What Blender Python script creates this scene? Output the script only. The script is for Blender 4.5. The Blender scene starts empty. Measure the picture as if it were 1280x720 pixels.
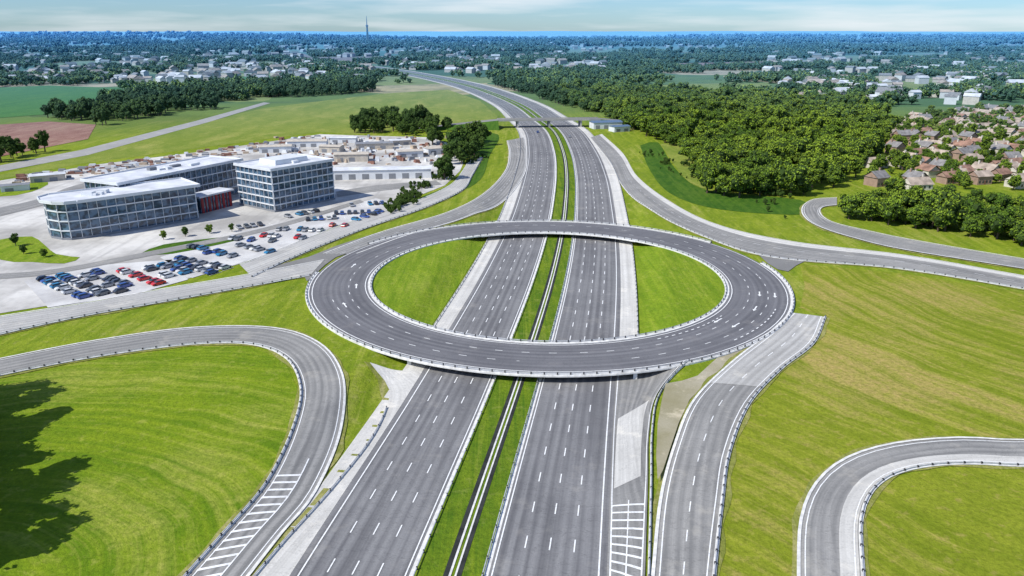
import bpy, math, random
import numpy as np
from mathutils import noise as mnoise, Vector
random.seed(7); rng=np.random.default_rng(7)
S=bpy.context.scene
# ------------------------------------------------------------------ camera
H=75.0; P=math.radians(18.54); F=960.0
cam=bpy.data.cameras.new("camera"); co=bpy.data.objects.new("camera",cam); S.collection.objects.link(co)
co.location=(0,0,H); co.rotation_euler=(math.radians(90)-P,0,0)
cam.sensor_width=36; cam.lens=27.0; cam.clip_start=1; cam.clip_end=80000; S.camera=co
S.view_settings.view_transform='Standard'; S.view_settings.look='None'; S.view_settings.exposure=0
cP,sP=math.cos(P),math.sin(P)
def G(u,v,h=0.0):
    "image pixel cast through the camera -> plan position in metres at height h"
    a=(u-640)/F; b=(360-v)/F  # image pixel coordinates as a camera ray
    dy=cP+b*sP; dz=-sP+b*cP
    t=(h-H)/dz
    return np.array([a*t,dy*t])
def GG(l,h=0.0): return np.array([G(u,v,h) for u,v in l])
def sm(t): t=np.clip(t,0,1); return t*t*(3-2*t)
def catmull(p,step=3.0):
    p=np.asarray(p,float); q=np.vstack([2*p[0]-p[1],p,2*p[-1]-p[-2]]); out=[]
    for i in range(1,len(q)-2):
        n=max(2,int(np.linalg.norm(q[i+1]-q[i])/step))
        t=np.linspace(0,1,n,endpoint=False)[:,None]
        a,b,c,d=q[i-1],q[i],q[i+1],q[i+2]
        out.append(.5*((2*b)+(-a+c)*t+(2*a-5*b+4*c-d)*t**2+(-a+3*b-3*c+d)*t**3))
    out.append(p[-1:]); return np.vstack(out)
def catmull2(A,B,step=3.0):
    return_=catmull(np.hstack([A,B]),step*1.4); return return_[:,:2],return_[:,2:]
def resample(p,ds):
    s=np.r_[0,np.cumsum(np.linalg.norm(np.diff(p,axis=0),axis=1))]
    n=max(2,int(s[-1]/ds)+1); t=np.linspace(0,s[-1],n)
    return np.stack([np.interp(t,s,p[:,k]) for k in range(p.shape[1])],1)
def normals(p):
    d=np.gradient(p,axis=0); d/=np.linalg.norm(d,axis=1)[:,None]+1e-9
    return np.stack([d[:,1],-d[:,0]],1)   # to the right of travel
# ------------------------------------------------------------------ terrain
DEP=2.0
def D(y):
    y=np.asarray(y,float)
    return -DEP*sm((y-80)/75)*(1-sm((y-318)/90))
def Gd(u,v):
    h=0
    for _ in range(8): q=G(u,v,h); h=float(D(q[1]))
    return q
mc=[(561,720),(614,567),(641,490),(667,415),(687,350),(699,300),(705,260),(707,220),(703,190),(692,165),(674,150),(645,130),(598,111),(560,101),(525,94),(490,88),(455,83),(420,78),(370,73)]
MC=[Gd(*m) for m in mc]; d0=(MC[0]-MC[1]); d0/=np.linalg.norm(d0)
MC=np.array([MC[0]+d0*160,MC[0]+d0*70]+MC)
MCL=resample(catmull(MC,6),6.0)
MCN=normals(MCL)
def dist_line(X,Y,L=None):
    L=MCL[::2] if L is None else L
    best=np.full(X.shape,1e9)
    for a,b in zip(L[:-1],L[1:]):
        ab=b-a; t=np.clip(((X-a[0])*ab[0]+(Y-a[1])*ab[1])/(ab@ab),0,1)
        dd=np.hypot(X-a[0]-t*ab[0],Y-a[1]-t*ab[1]); best=np.minimum(best,dd)
    return best
NEARL=MCL[MCL[:,1]<620]
def terr(X,Y):
    X=np.asarray(X,float); Y=np.asarray(Y,float)
    m=Y<470
    out=np.zeros(X.shape)
    if m.any():
        d=dist_line(X[m],Y[m],NEARL[::2]); out[m]=D(Y[m])*(1-sm((d-28.5)/10))
    r=np.hypot(X,Y); far=sm((r-4500)/6000)
    out=out+far*(28*np.sin(X/2300+1.3)*np.cos(Y/3100)+16*np.sin(X/900+Y/1700)+14)
    return out
# ------------------------------------------------------------------ materials
class N:
    def __init__(s,name,rough=.9,spec=.3):
        s.m=bpy.data.materials.new(name); s.m.use_nodes=True; s.t=s.m.node_tree; s.n=s.t.nodes
        s.b=s.n["Principled BSDF"]; s.b.inputs["Roughness"].default_value=rough
        s.b.inputs["Specular IOR Level"].default_value=spec
    def new(s,ty,**k):
        x=s.n.new(ty)
        for a,b in k.items(): setattr(x,a,b)
        return x
    def put(s,sock,v):
        if isinstance(v,bpy.types.NodeSocket): s.t.links.new(v,sock)
        else:
            if isinstance(v,(tuple,list)) and len(v)==3 and sock.type=='RGBA': v=(*v,1)
            sock.default_value=v
    def math(s,op,a,b=0.0,c=None,clamp=False):
        x=s.new("ShaderNodeMath",operation=op); x.use_clamp=clamp
        s.put(x.inputs[0],a); s.put(x.inputs[1],b)
        if c is not None: s.put(x.inputs[2],c)
        return x.outputs[0]
    def vmath(s,op,a,b=(0,0,0),out=0):
        x=s.new("ShaderNodeVectorMath",operation=op); s.put(x.inputs[0],a); s.put(x.inputs[1],b); return x.outputs[out]
    def mix(s,f,a,b,mode='MIX'):
        x=s.new("ShaderNodeMix",data_type='RGBA',blend_type=mode); s.put(x.inputs[0],f); s.put(x.inputs[6],a); s.put(x.inputs[7],b); return x.outputs[2]
    def pos(s): return s.new("ShaderNodeNewGeometry").outputs["Position"]
    def uv(s): return s.new("ShaderNodeUVMap").outputs[0]
    def map(s,v,sc=(1,1,1),rot=(0,0,0),loc=(0,0,0)):
        x=s.new("ShaderNodeMapping"); s.put(x.inputs[0],v); x.inputs["Scale"].default_value=sc; x.inputs["Rotation"].default_value=rot; x.inputs["Location"].default_value=loc; return x.outputs[0]
    def noise(s,v,scale,detail=4,rough=.6,dist=0,col=False):
        x=s.new("ShaderNodeTexNoise"); s.put(x.inputs["Vector"],v); x.inputs["Scale"].default_value=scale
        x.inputs["Detail"].default_value=detail; x.inputs["Roughness"].default_value=rough; x.inputs["Distortion"].default_value=dist
        return x.outputs[1 if col else 0]
    def mr(s,v,a,b,c=0.0,d=1.0):
        x=s.new("ShaderNodeMapRange"); x.clamp=True; s.put(x.inputs[0],v)
        for i,k in enumerate((a,b,c,d)): x.inputs[i+1].default_value=k
        return x.outputs[0]
    def ramp(s,f,stops,interp='LINEAR'):
        x=s.new("ShaderNodeValToRGB"); s.put(x.inputs[0],f); r=x.color_ramp; r.interpolation=interp
        while len(r.elements)<len(stops): r.elements.new(.5)
        for e,(p,c) in zip(r.elements,stops): e.position=p; e.color=(*c,1)
        return x.outputs[0]
    def haze(s,c):  # aerial haze painted into the base colour by distance, no volume
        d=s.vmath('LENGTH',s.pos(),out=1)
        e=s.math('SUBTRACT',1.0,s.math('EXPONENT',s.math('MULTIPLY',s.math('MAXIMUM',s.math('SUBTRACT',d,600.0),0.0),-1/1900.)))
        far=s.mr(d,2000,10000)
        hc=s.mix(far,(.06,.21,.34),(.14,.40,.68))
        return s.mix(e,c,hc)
    def fin(s,c,bump=None,bs=.3,bd=.1):
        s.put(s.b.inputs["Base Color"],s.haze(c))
        if bump is not None:
            x=s.new("ShaderNodeBump"); x.inputs["Strength"].default_value=bs; x.inputs["Distance"].default_value=bd
            s.put(x.inputs["Height"],bump); s.t.links.new(x.outputs[0],s.b.inputs["Normal"])
        return s.m
def plain(name,c,rough=.7,spec=.3,var=.15,scale=.5,metal=0):
    k=N(name,rough,spec); k.b.inputs["Metallic"].default_value=metal
    n=k.noise(k.pos(),scale,2)
    f=k.mr(n,.3,.7,1-var,1+var)
    sc=k.new("ShaderNodeVectorMath",operation='SCALE'); sc.inputs[0].default_value=c; k.put(sc.inputs[3],f)
    return k.fin(sc.outputs[0])
def asphalt(name,base,light,streak=3.75,amt=.06):
    k=N(name,.85,.3); uv=k.uv()
    a=k.noise(k.map(uv,(.9,.010,1)),1.0,4,.6)
    b=k.noise(k.pos(),.05,5,.65)
    c=k.noise(k.pos(),3.0,2,.7)
    sx=k.new("ShaderNodeSeparateXYZ"); k.put(sx.inputs[0],uv)
    w=k.math('SINE',k.math('MULTIPLY',sx.outputs[0],2*math.pi/(streak/2)))
    f=k.math('ADD',k.math('MULTIPLY',a,.6),k.math('MULTIPLY',b,.4))
    f=k.math('ADD',f,k.math('MULTIPLY',w,amt))
    f=k.mr(f,.37,.63)
    col=k.mix(f,base,light)
    col=k.mix(k.mr(c,.3,.75,0,.3),col,tuple(x*.6 for x in base))
    v=k.new("ShaderNodeTexVoronoi"); k.put(v.inputs["Vector"],k.map(uv,(.27,.02,1))); v.inputs["Scale"].default_value=1
    sc=k.new("ShaderNodeSeparateColor"); k.put(sc.inputs[0],v.outputs["Color"])
    col=k.mix(k.mr(sc.outputs[0],.78,.8,0,.25),col,tuple(x*.7 for x in base))
    cr=k.noise(k.map(uv,(.25,.6,1)),.5,4,.7)
    col=k.mix(k.mr(k.math('ABSOLUTE',k.math('SUBTRACT',cr,.5)),.0,.012,.35,0),col,tuple(x*.45 for x in base))
    dirt=k.noise(k.map(k.pos(),loc=(50,20,0)),.12,5,.7)
    col=k.mix(k.mr(dirt,.56,.74,0,.45),col,tuple(x*1.35*w_ for x,w_ in zip(light,(1.05,1,.9))))
    return k.fin(col,c,.2,.02)
M_MOT=asphalt("motorway_asphalt",(.142,.140,.145),(.265,.262,.262))
M_RING=asphalt("ring_asphalt",(.125,.124,.134),(.205,.203,.212))
M_RAMP=asphalt("ramp_asphalt",(.205,.202,.195),(.37,.36,.34))
M_OLD=asphalt("worn_road",(.36,.35,.33),(.56,.55,.52))
M_CONC=asphalt("verge_concrete",(.50,.485,.45),(.75,.73,.68),amt=.0)
M_DIRT=asphalt("bare_earth",(.28,.25,.11),(.78,.71,.60),amt=0)
k=N("road_paint",.6); n=k.noise(k.pos(),1.7,4,.7); M_PAINT=k.fin(k.mix(k.mr(n,.5,.72,0,.7),(.84,.84,.82),(.40,.40,.40)))
M_KERB=plain("kerb_concrete",(.68,.67,.64),.8,var=.2,scale=.8)
M_STEEL=plain("galvanised_steel",(.50,.51,.52),.45,.5,var=.2,scale=1.2,metal=.2)
M_POST=plain("barrier_post",(.04,.04,.045),.7)
M_DITCH=plain("drain_dark",(.03,.032,.03),.9,var=.4,scale=.4)
def grassmat(name,c1,c2,dry,dryamt=.5,rings=None,wscale=.35,rot=.4,far=False,patch=None):
    k=N(name,.95,.1); p=k.pos()
    big=k.noise(p,.018,4,.6); mid=k.noise(p,.11,4,.65,.4); fine=k.noise(p,1.1,4,.8)
    if rings is not None:
        dist=k.vmath('DISTANCE',p,(rings[0],rings[1],0),out=1)
        dist=k.math('ADD',dist,k.math('MULTIPLY',k.noise(p,.018,2),20.0))
        cx=k.new("ShaderNodeCombineXYZ"); k.put(cx.inputs[0],dist)
        brk=k.noise(p,.05,3); k.put(cx.inputs[1],k.math('MULTIPLY',brk,.8))
        wv=k.noise(k.map(cx.outputs[0],(wscale,1,1)),1.0,4,.78)
        mow=k.math('SINE',k.math('MULTIPLY',dist,2*math.pi/4.2))
    else:
        wv=k.noise(k.map(p,(wscale,.02,.02),(0,0,rot)),1.0,4,.72,.6)
        sx=k.new("ShaderNodeSeparateXYZ"); k.put(sx.inputs[0],k.map(p,(1,1,1),(0,0,rot)))
        mow=k.math('SINE',k.math('MULTIPLY',k.math('ADD',sx.outputs[0],k.math('MULTIPLY',k.noise(p,.02,2),16.0)),2*math.pi/4.2))
    f=k.math('ADD',k.math('MULTIPLY',big,.22),k.math('ADD',k.math('MULTIPLY',mid,.3),k.math('MULTIPLY',wv,.48)))
    f=k.math('ADD',f,k.math('MULTIPLY',mow,k.mr(k.noise(k.map(p,loc=(11,5,0)),.03,3),.4,.6,.005,.04)))
    col=k.mix(k.mr(f,.41,.59),c1,c2)
    dn=k.math('ADD',k.math('MULTIPLY',wv,.5),k.math('MULTIPLY',k.noise(k.map(p,loc=(37,91,0)),.02,5),.5))
    if patch is not None:
        for (px,py,pr_) in patch:
            e=k.vmath('DISTANCE',p,(px,py,0),out=1); dn=k.math('ADD',dn,k.mr(e,0,pr_,.11,0))
    dr=k.math('MULTIPLY',k.mr(dn,.52,.66),dryamt)
    dr=k.math('MULTIPLY',dr,k.mr(k.noise(p,.5,3,.7),.3,.62,.35,1))
    col=k.mix(dr,col,dry)
    col=k.mix(k.mr(fine,.42,.68,0,.55),col,tuple(x*.45 for x in c1))
    sp=k.noise(p,.38,4,.65); col=k.mix(k.mr(sp,.56,.70,0,.4),col,dry)
    if far:
        v=k.new("ShaderNodeTexVoronoi"); k.put(v.inputs["Vector"],k.vmath('ADD',p,k.vmath('MULTIPLY',k.noise(p,.004,3,col=True),(120,120,0)))); v.inputs["Scale"].default_value=.0048
        scn=k.new("ShaderNodeSeparateColor"); k.put(scn.inputs[0],v.outputs["Color"])
        fc=k.ramp(scn.outputs[0],[(0,(.06,.11,.02)),(.25,(.12,.19,.035)),(.45,(.22,.27,.07)),(.62,(.42,.37,.21)),(.72,(.08,.15,.03)),(.85,(.28,.32,.09)),(.93,(.46,.40,.27))],'CONSTANT')
        fc=k.mix(k.mr(k.noise(p,.02,4,.7),.45,.8),fc,(.06,.10,.03))
        a=k.mr(k.vmath('LENGTH',p,out=1),620,900)
        col=k.mix(a,col,fc)
    return k.fin(col,fine,.8,.35)
PL=G(180,560)
M_GR=grassmat("grass_verge",(.150,.225,.012),(.265,.325,.024),(.42,.38,.12),.7,wscale=.3,rot=.35,far=True)
M_GRL=grassmat("grass_meadow",(.115,.205,.008),(.225,.305,.014),(.41,.40,.09),.75,rings=(PL[0]-15,PL[1]-45),wscale=.42,patch=[(PL[0]+16,PL[1]-10,30),(PL[0]-30,PL[1]+25,25)])
PR=G(1500,330); Q_=G(1150,410); Q2_=G(1060,470)
M_GRR=grassmat("grass_dry",(.175,.225,.013),(.285,.32,.028),(.46,.34,.12),.95,rings=(PR[0],PR[1]),wscale=.32,patch=[(Q_[0],Q_[1],60),(Q2_[0],Q2_[1],25)])
M_GRI=grassmat("grass_island",(.145,.24,.012),(.245,.33,.022),(.36,.37,.08),.6,wscale=.5,rot=-.3)
M_GRM=grassmat("grass_median",(.075,.155,.010),(.175,.25,.014),(.28,.30,.07),.5,wscale=.8,rot=-.15)
M_GRD=grassmat("grass_dark",(.04,.11,.010),(.085,.17,.016),(.14,.19,.04),.4)
M_FRG=grassmat("grass_edge_worn",(.20,.23,.04),(.34,.33,.10),(.48,.42,.24),.9)
M_FLD=grassmat("pasture",(.165,.235,.03),(.27,.31,.055),(.40,.38,.12),.7,wscale=.06,rot=1.1)
M_CROP=grassmat("crop",(.06,.17,.018),(.09,.22,.025),(.13,.22,.04),.3,wscale=.1,rot=.9)
M_SOIL=grassmat("ploughed_soil",(.26,.13,.10),(.37,.22,.17),(.42,.31,.21),.6,wscale=.1,rot=.9)
k=N("yard_concrete",.85); p=k.pos()
c=k.mix(k.mr(k.noise(p,.03,5,.65),.38,.62),(.36,.345,.32),(.66,.64,.60))
c=k.mix(k.mr(k.noise(p,.35,4,.7),.55,.8,0,.5),c,(.25,.23,.2))
c=k.mix(k.mr(k.noise(k.map(p,(.3,.02,1),(0,0,.75)),1.0,4,.6),.5,.7,0,.5),c,(.30,.29,.28))
M_YARD=k.fin(c)
k=N("car_park_asphalt",.85); p=k.pos()
c=k.mix(k.mr(k.noise(p,.07,5,.65),.35,.65),(.42,.41,.40),(.64,.63,.61))
c=k.mix(k.mr(k.noise(p,.6,4,.7),.58,.78,0,.5),c,(.25,.24,.23))
M_PARK=k.fin(c)
# ------------------------------------------------------------------ mesh helpers
def obj(name,V,Fc,mats,mi=None,uv=None,smooth=False,coll=None,parent=None):
    me=bpy.data.meshes.new(name); me.from_pydata([tuple(map(float,v)) for v in V],[],[tuple(int(i) for i in f) for f in Fc])
    for m in (mats if isinstance(mats,(list,tuple)) else [mats]): me.materials.append(m)
    if mi is not None: me.polygons.foreach_set("material_index",np.asarray(mi,dtype=np.int32))
    if uv is not None:
        l=me.uv_layers.new(name="UVMap"); vi=np.empty(len(me.loops),dtype=np.int32); me.loops.foreach_get("vertex_index",vi)
        l.data.foreach_set("uv",np.asarray(uv,dtype=np.float32)[vi].ravel())
    if smooth: me.polygons.foreach_set("use_smooth",[True]*len(me.polygons))
    me.update()
    o=bpy.data.objects.new(name,me)
    (coll or S.collection).objects.link(o)
    if parent: o.parent=parent
    return o
class MB:
    "mesh accumulator"
    def __init__(s): s.v=[];s.f=[];s.m=[];s.u=[]
    def add(s,V,Fc,mi=0,U=None):
        o=len(s.v); s.v.extend(map(tuple,V)); s.f.extend([tuple(i+o for i in f) for f in Fc]); s.m.extend([mi]*len(Fc))
        s.u.extend(map(tuple,U) if U is not None else [(0,0)]*len(V))
    def box(s,cx,cy,z0,z1,lx,ly,rot=0,mi=0,taper=1.0):
        c,n=math.cos(rot),math.sin(rot); V=[]
        for z,k in ((z0,1),(z1,taper)):
            for a,b in ((-1,-1),(1,-1),(1,1),(-1,1)):
                x,y=a*lx/2*k,b*ly/2*k; V.append((cx+x*c-y*n,cy+x*n+y*c,z))
        s.add(V,[(3,2,1,0),(4,5,6,7),(0,1,5,4),(1,2,6,5),(2,3,7,6),(3,0,4,7)],mi)
    def obj(s,name,mats,**k): return obj(name,s.v,s.f,mats,s.m,s.u,**k)
class Road:
    def __init__(s,L,R,hf=None,z=.18):
        s.L,s.R=np.asarray(L),np.asarray(R); C=(s.L+s.R)/2
        s.s=np.r_[0,np.cumsum(np.linalg.norm(np.diff(C,axis=0),axis=1))]; s.z=z; s.hf=hf or terr
        s.len=s.s[-1]
    def at(s,f,t):
        t=np.asarray(t,float)
        q=(1-f)*s.L.T+f*s.R.T
        return np.stack([np.interp(t,s.s,q[0]),np.interp(t,s.s,q[1])],-1)
    def mesh(s,name,mat,n=6,f0=0,f1=1,mb=None,dz=0,mi=0):
        fr=np.linspace(f0,f1,n+1); V=[];U=[]
        w=np.linalg.norm(s.L-s.R,axis=1)
        for f in fr:
            q=(1-f)*s.L+f*s.R; z=s.hf(q[:,0],q[:,1])+s.z+dz
            V.append(np.c_[q,z]); U.append(np.c_[f*w,s.s])
        V=np.stack(V,1).reshape(-1,3);U=np.stack(U,1).reshape(-1,2); m=n+1; Nn=len(s.L)
        Fc=[(i*m+j,i*m+j+1,(i+1)*m+j+1,(i+1)*m+j) for i in range(Nn-1) for j in range(n)]
        a=np.array(V[Fc[0][0]]);b=np.array(V[Fc[0][1]]);c=np.array(V[Fc[0][2]])
        if np.cross(b-a,c-b)[2]<0: Fc=[f[::-1] for f in Fc]
        if mb is not None: mb.add(V,Fc,mi,U); return
        return obj(name,V,Fc,mat,uv=U)
    def line(s,mb,f,w,t0=0,t1=None,dash=None,gap=0,dz=.05,off=0,ww=None):
        t1=s.len if t1 is None else t1; t=t0
        W=np.linalg.norm(s.L-s.R,axis=1)
        while t<t1-.5:
            e=min(t1,t+dash) if dash else t1
            n=max(2,int((e-t)/4)+1); tt=np.linspace(t,e,n)
            wl=np.interp(tt,s.s,W)[:,None]
            a=s.at(0,tt);b=s.at(1,tt); u=(b-a)/wl
            c=a+u*(f*wl+off)
            p=c-u*w/2;q=c+u*w/2
            zp=s.hf(p[:,0],p[:,1])+s.z+dz; zq=s.hf(q[:,0],q[:,1])+s.z+dz
            V=np.empty((2*n,3)); V[0::2]=np.c_[p,zp];V[1::2]=np.c_[q,zq]
            Fc=[(2*i,2*i+1,2*i+3,2*i+2) for i in range(n-1)]
            mb.add(V,Fc)
            t=e+gap if dash else t1
    def hatch(s,mb,f0,f1,t0,t1,step,w,skew,dz=.05):
        t=t0
        while t<t1:
            pts=[]
            for k in range(4):
                f=f0+(f1-f0)*k/3; tt=t+skew*k/3
                for d in (0,w):
                    q=s.at(f,tt+d); pts.append((q[0],q[1],float(s.hf(np.array([q[0]]),np.array([q[1]]))[0])+s.z+dz))
            mb.add(pts,[(2*i,2*i+1,2*i+3,2*i+2) for i in range(3)])
            t+=step
def polyline_rail(p,name,rail_w=.14,z0=.38,z1=.55,post=4.0,hf=terr,base=.1,mr=None,pm=None,kerb=None,kz=.14,pw=.24):
    mb=MB(); p=resample(np.asarray(p),2.0); nn=normals(p); z=hf(p[:,0],p[:,1])+base
    V=[];n=len(p)
    for sd,zz in ((-1,z0),(1,z0),(1,z1),(-1,z1)):
        V.append(np.c_[p+nn*sd*rail_w/2,z+zz])
    V=np.stack(V,1).reshape(-1,3)
    Fc=[(4*i+a,4*i+b,4*(i+1)+b,4*(i+1)+a) for i in range(n-1) for a,b in ((0,1),(1,2),(2,3),(3,0))]
    mb.add(V,Fc,0)
    if post:
        q=resample(p,post); zq=hf(q[:,0],q[:,1])+base
        for (x,y),zz in zip(q,zq): mb.box(x,y,zz-.1,zz+z1+.06,pw,pw,0,1)
    if kerb:
        V=[]
        for sd,zz in ((-1,.0),(-1,kz),(1,kz),(1,0)):
            V.append(np.c_[p+nn*sd*kerb/2,z+zz+.1])
        V=np.stack(V,1).reshape(-1,3)
        Fc=[(4*i+a,4*i+b,4*(i+1)+b,4*(i+1)+a) for i in range(n-1) for a,b in ((0,1),(1,2),(2,3))]
        mb.add(V,Fc,2)
    return mb.obj(name,[mr or M_STEEL,pm or M_POST,M_KERB])
def sheet(name,pts,mat,z=.08,img=True):
    q=GG(pts) if img else np.asarray(pts)
    n=len(q); ar=sum(q[i][0]*q[(i+1)%n][1]-q[(i+1)%n][0]*q[i][1] for i in range(n))
    if ar<0: q=q[::-1]
    return obj(name,[(x,y,z) for x,y in q],[list(range(n))],mat)
def softsheet(name,pts,mat,z=.08):
    q=catmull(np.vstack([GG(pts),GG(pts[:1])]),8)[:-1]; return sheet(name,q,mat,z,False)
# ------------------------------------------------------------------ ground
def axis(lo,hi,st,far0,far1,g=1.12):
    a=list(np.arange(lo,hi+.01,st)); d=st;x=hi
    while x<far1: d*=g; x+=d; a.append(x)
    d=st;x=lo
    while x>far0: d*=g; x-=d; a.insert(0,x)
    return np.array(a)
xs=axis(-66,96,1.5,-32000,32000); ys=axis(60,440,2.0,-600,42000,1.08)
X,Y=np.meshgrid(xs,ys); Z=terr(X,Y)
V=np.c_[X.ravel(),Y.ravel(),Z.ravel()]; nx=len(xs)
Fc=[(j*nx+i,j*nx+i+1,(j+1)*nx+i+1,(j+1)*nx+i) for j in range(len(ys)-1) for i in range(nx-1)]
obj("ground",V,Fc,M_GR,smooth=True)
# ------------------------------------------------------------------ ring geometry
CX,CY,RO,RI=11.2,235.0,74.0,56.6
th=np.linspace(0,2*math.pi,241)
circ=lambda r:np.c_[CX+r*np.cos(th),CY+r*np.sin(th)]
def arc(r,a0,a1):
    t=np.radians(np.linspace(a0,a1,max(3,int(abs(a1-a0)/1.5)))); return np.c_[CX+r*np.cos(t),CY+r*np.sin(t)]
zero=lambda x,y:np.zeros(np.shape(x))
sheet("grass_field",[(-60,492),(0,474),(125,450),(240,434),(313,434),(356,452),(373,488),(362,540),(330,605),(280,665),(228,725),(150,830),(-300,830)],M_GRL,.06)
sheet("grass_field",[(1000,330),(1130,342),(1280,366),(1420,386),(1500,548),(1340,546),(1280,550),(1200,547),(1120,553),(1056,571),(1017,603),(998,650),(994,720),(996,820),(905,820),(893,720),(903,630),(914,565),(940,507),(980,464),(1020,430),(1034,397),(1000,385),(1006,358)],M_GRR,.06)
sheet("grass_field",[(1400,586),(1280,586),(1220,584),(1168,586),(1124,596),(1095,615),(1080,650),(1082,720),(1088,820),(1500,820)],M_GRR,.05)
for sgn in (-1,1):
    yy=np.arange(CY-RI+.5,CY+RI-.4,1.5)
    mid=np.stack([np.interp(yy,MCL[:,1],MCL[:,0]),yy],1)
    A=mid[:,0]+sgn*28.6; B=CX+sgn*np.sqrt(np.maximum(0,(RI-.2)**2-(yy-CY)**2))
    ok=(B-A)*sgn>0.5
    yy,A,B=yy[ok],A[ok],B[ok]; fr=np.linspace(0,1,26)
    Xg=A[:,None]*(1-fr)+B[:,None]*fr; Yg=np.repeat(yy[:,None],26,1); Zg=terr(Xg,Yg)+.1
    Vv=np.c_[Xg.ravel(),Yg.ravel(),Zg.ravel()]
    Fs=[(j*26+i,j*26+i+1,(j+1)*26+i+1,(j+1)*26+i)[::sgn] for j in range(len(yy)-1) for i in range(25)]
    obj("grass_island",Vv,Fs,M_GRI,smooth=True)
# ------------------------------------------------------------------ motorway
MW=17.2; MH=5.7
def off(d,i0=0,i1=None): return (MCL+MCN*d)[i0:i1]
cl=Road(off(-MH-MW),off(-MH),z=.20); cr=Road(off(MH),off(MH+MW),z=.20)
cl.mesh("motorway",M_MOT,4); cr.mesh("motorway",M_MOT,4)
pm=MB()
for r in (cl,cr):
    lane=3.75
    for kk in range(1,4):
        o_=(MW-.7-lane*kk) if r is cl else (.7+lane*kk)
        r.line(pm,0,.22,60,min(1500,r.len),3.2,6.6,off=o_)
    r.line(pm,0,.22,off=(MW-.5) if r is cl else .5,t1=1700)
    r.line(pm,0,.25,off=(1.35) if r is cl else MW-1.35,t1=1700)
pm.obj("motorway_markings",M_PAINT)
vl=Road(off(-MH-MW-4.8),off(-MH-MW),z=.16); vr=Road(off(MH+MW),off(MH+MW+5.0),z=.16)
iy=lambda y:int(np.argmin(abs(MCL[:,1]-y)))
vl.mesh("verge_pavement",M_CONC,3); vr.mesh("verge_pavement",M_CONC,3)
md=Road(off(-MH),off(MH),z=.15); md.mesh("median_grass",M_GRM,4)
mm=MB()
md.mesh("",None,2,.0,.06,mm,.04,0); md.mesh("",None,2,.94,1.,mm,.04,0)
md.mesh("",None,2,.43,.50,mm,.05,1); md.mesh("",None,2,.60,.66,mm,.05,1)
md.mesh("",None,2,.50,.53,mm,.09,0); md.mesh("",None,2,.575,.60,mm,.09,0)
mm.obj("drainage_channel",[M_KERB,M_DITCH])
for d in (-MH+.8,MH-.8): polyline_rail(off(d,0,iy(1000)),"guard_rail",kerb=None)
for d in (-MH-MW-4.6,MH+MW+4.8):
    polyline_rail(off(d,iy(170),iy(1000)),"guard_rail")
# ------------------------------------------------------------------ ring road
ring=Road(circ(RO),circ(RI),hf=zero,z=.30)
ring.mesh("roundabout_road",M_RING,6)
rm=MB()
ring.line(rm,.045,.25);ring.line(rm,.955,.25)
cR=ring.len
def seg(a0,a1): s0=(a0%360)/360*cR; return s0,min(s0+(a1-a0)/360*cR,cR)
for a0,a1 in ((285,345),(345,359.9),(0,40),(200,262),(60,110)): ring.line(rm,.36,.2,*seg(a0,a1),dash=2.0,gap=5)
for a0,a1 in ((275,359.9),(0,60),(140,215),(225,270)): ring.line(rm,.67,.2,*seg(a0,a1),dash=2.0,gap=5)
ring.line(rm,.2,.3,*seg(310,335),dash=1.2,gap=1.4); ring.line(rm,.85,.3,*seg(296,322),dash=1.2,gap=1.4)
def arrow(mb,x,y,ang,L=4.5,z=.36):
    c,s_=math.cos(ang),math.sin(ang)
    T=lambda a,b:(x+a*c-b*s_,y+a*s_+b*c,z)
    mb.add([T(-L/2,-.2),T(L/6,-.2),T(L/6,.2),T(-L/2,.2)],[(0,1,2,3)]); mb.add([T(L/6,-.6),T(L/2,0),T(L/6,.6)],[(0,1,2)])
for a,f in ((318,.5),(318,.8),(332,.5),(344,.25),(344,.5),(205,.5),(190,.8),(170,.5)):
    t=math.radians(a); r0=RO+(RI-RO)*f; arrow(rm,CX+r0*math.cos(t),CY+r0*math.sin(t),t-math.pi/2)
rm.obj("roundabout_markings",M_PAINT)
ARCS=[(33,149),(177,371)]
for r0,r1,aa_ in ((RO,RO+1.2,ARCS[0]),(RO,RO+1.2,ARCS[1]),(RI-1.3,RI,(0,360))):
    mb=MB(); A0=arc(r0,*aa_);A1=arc(r1,*aa_); n=len(A0)
    V=np.stack([np.c_[A0,np.full(n,0.)],np.c_[A0,np.full(n,.42)],np.c_[A1,np.full(n,.42)],np.c_[A1,np.full(n,0.)]],1).reshape(-1,3)
    mb.add(V,[(4*i+a,4*i+a+1,4*(i+1)+a+1,4*(i+1)+a) for i in range(n-1) for a in range(3)])
    mb.obj("kerb",[M_KERB])
for aa_ in ARCS: polyline_rail(arc(RO+.9,*aa_),"guard_rail",hf=zero,base=.35,pw=.28,post=3)
polyline_rail(circ(RI-.9),"guard_rail",hf=zero,base=.35,pw=.28,post=3)
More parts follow.
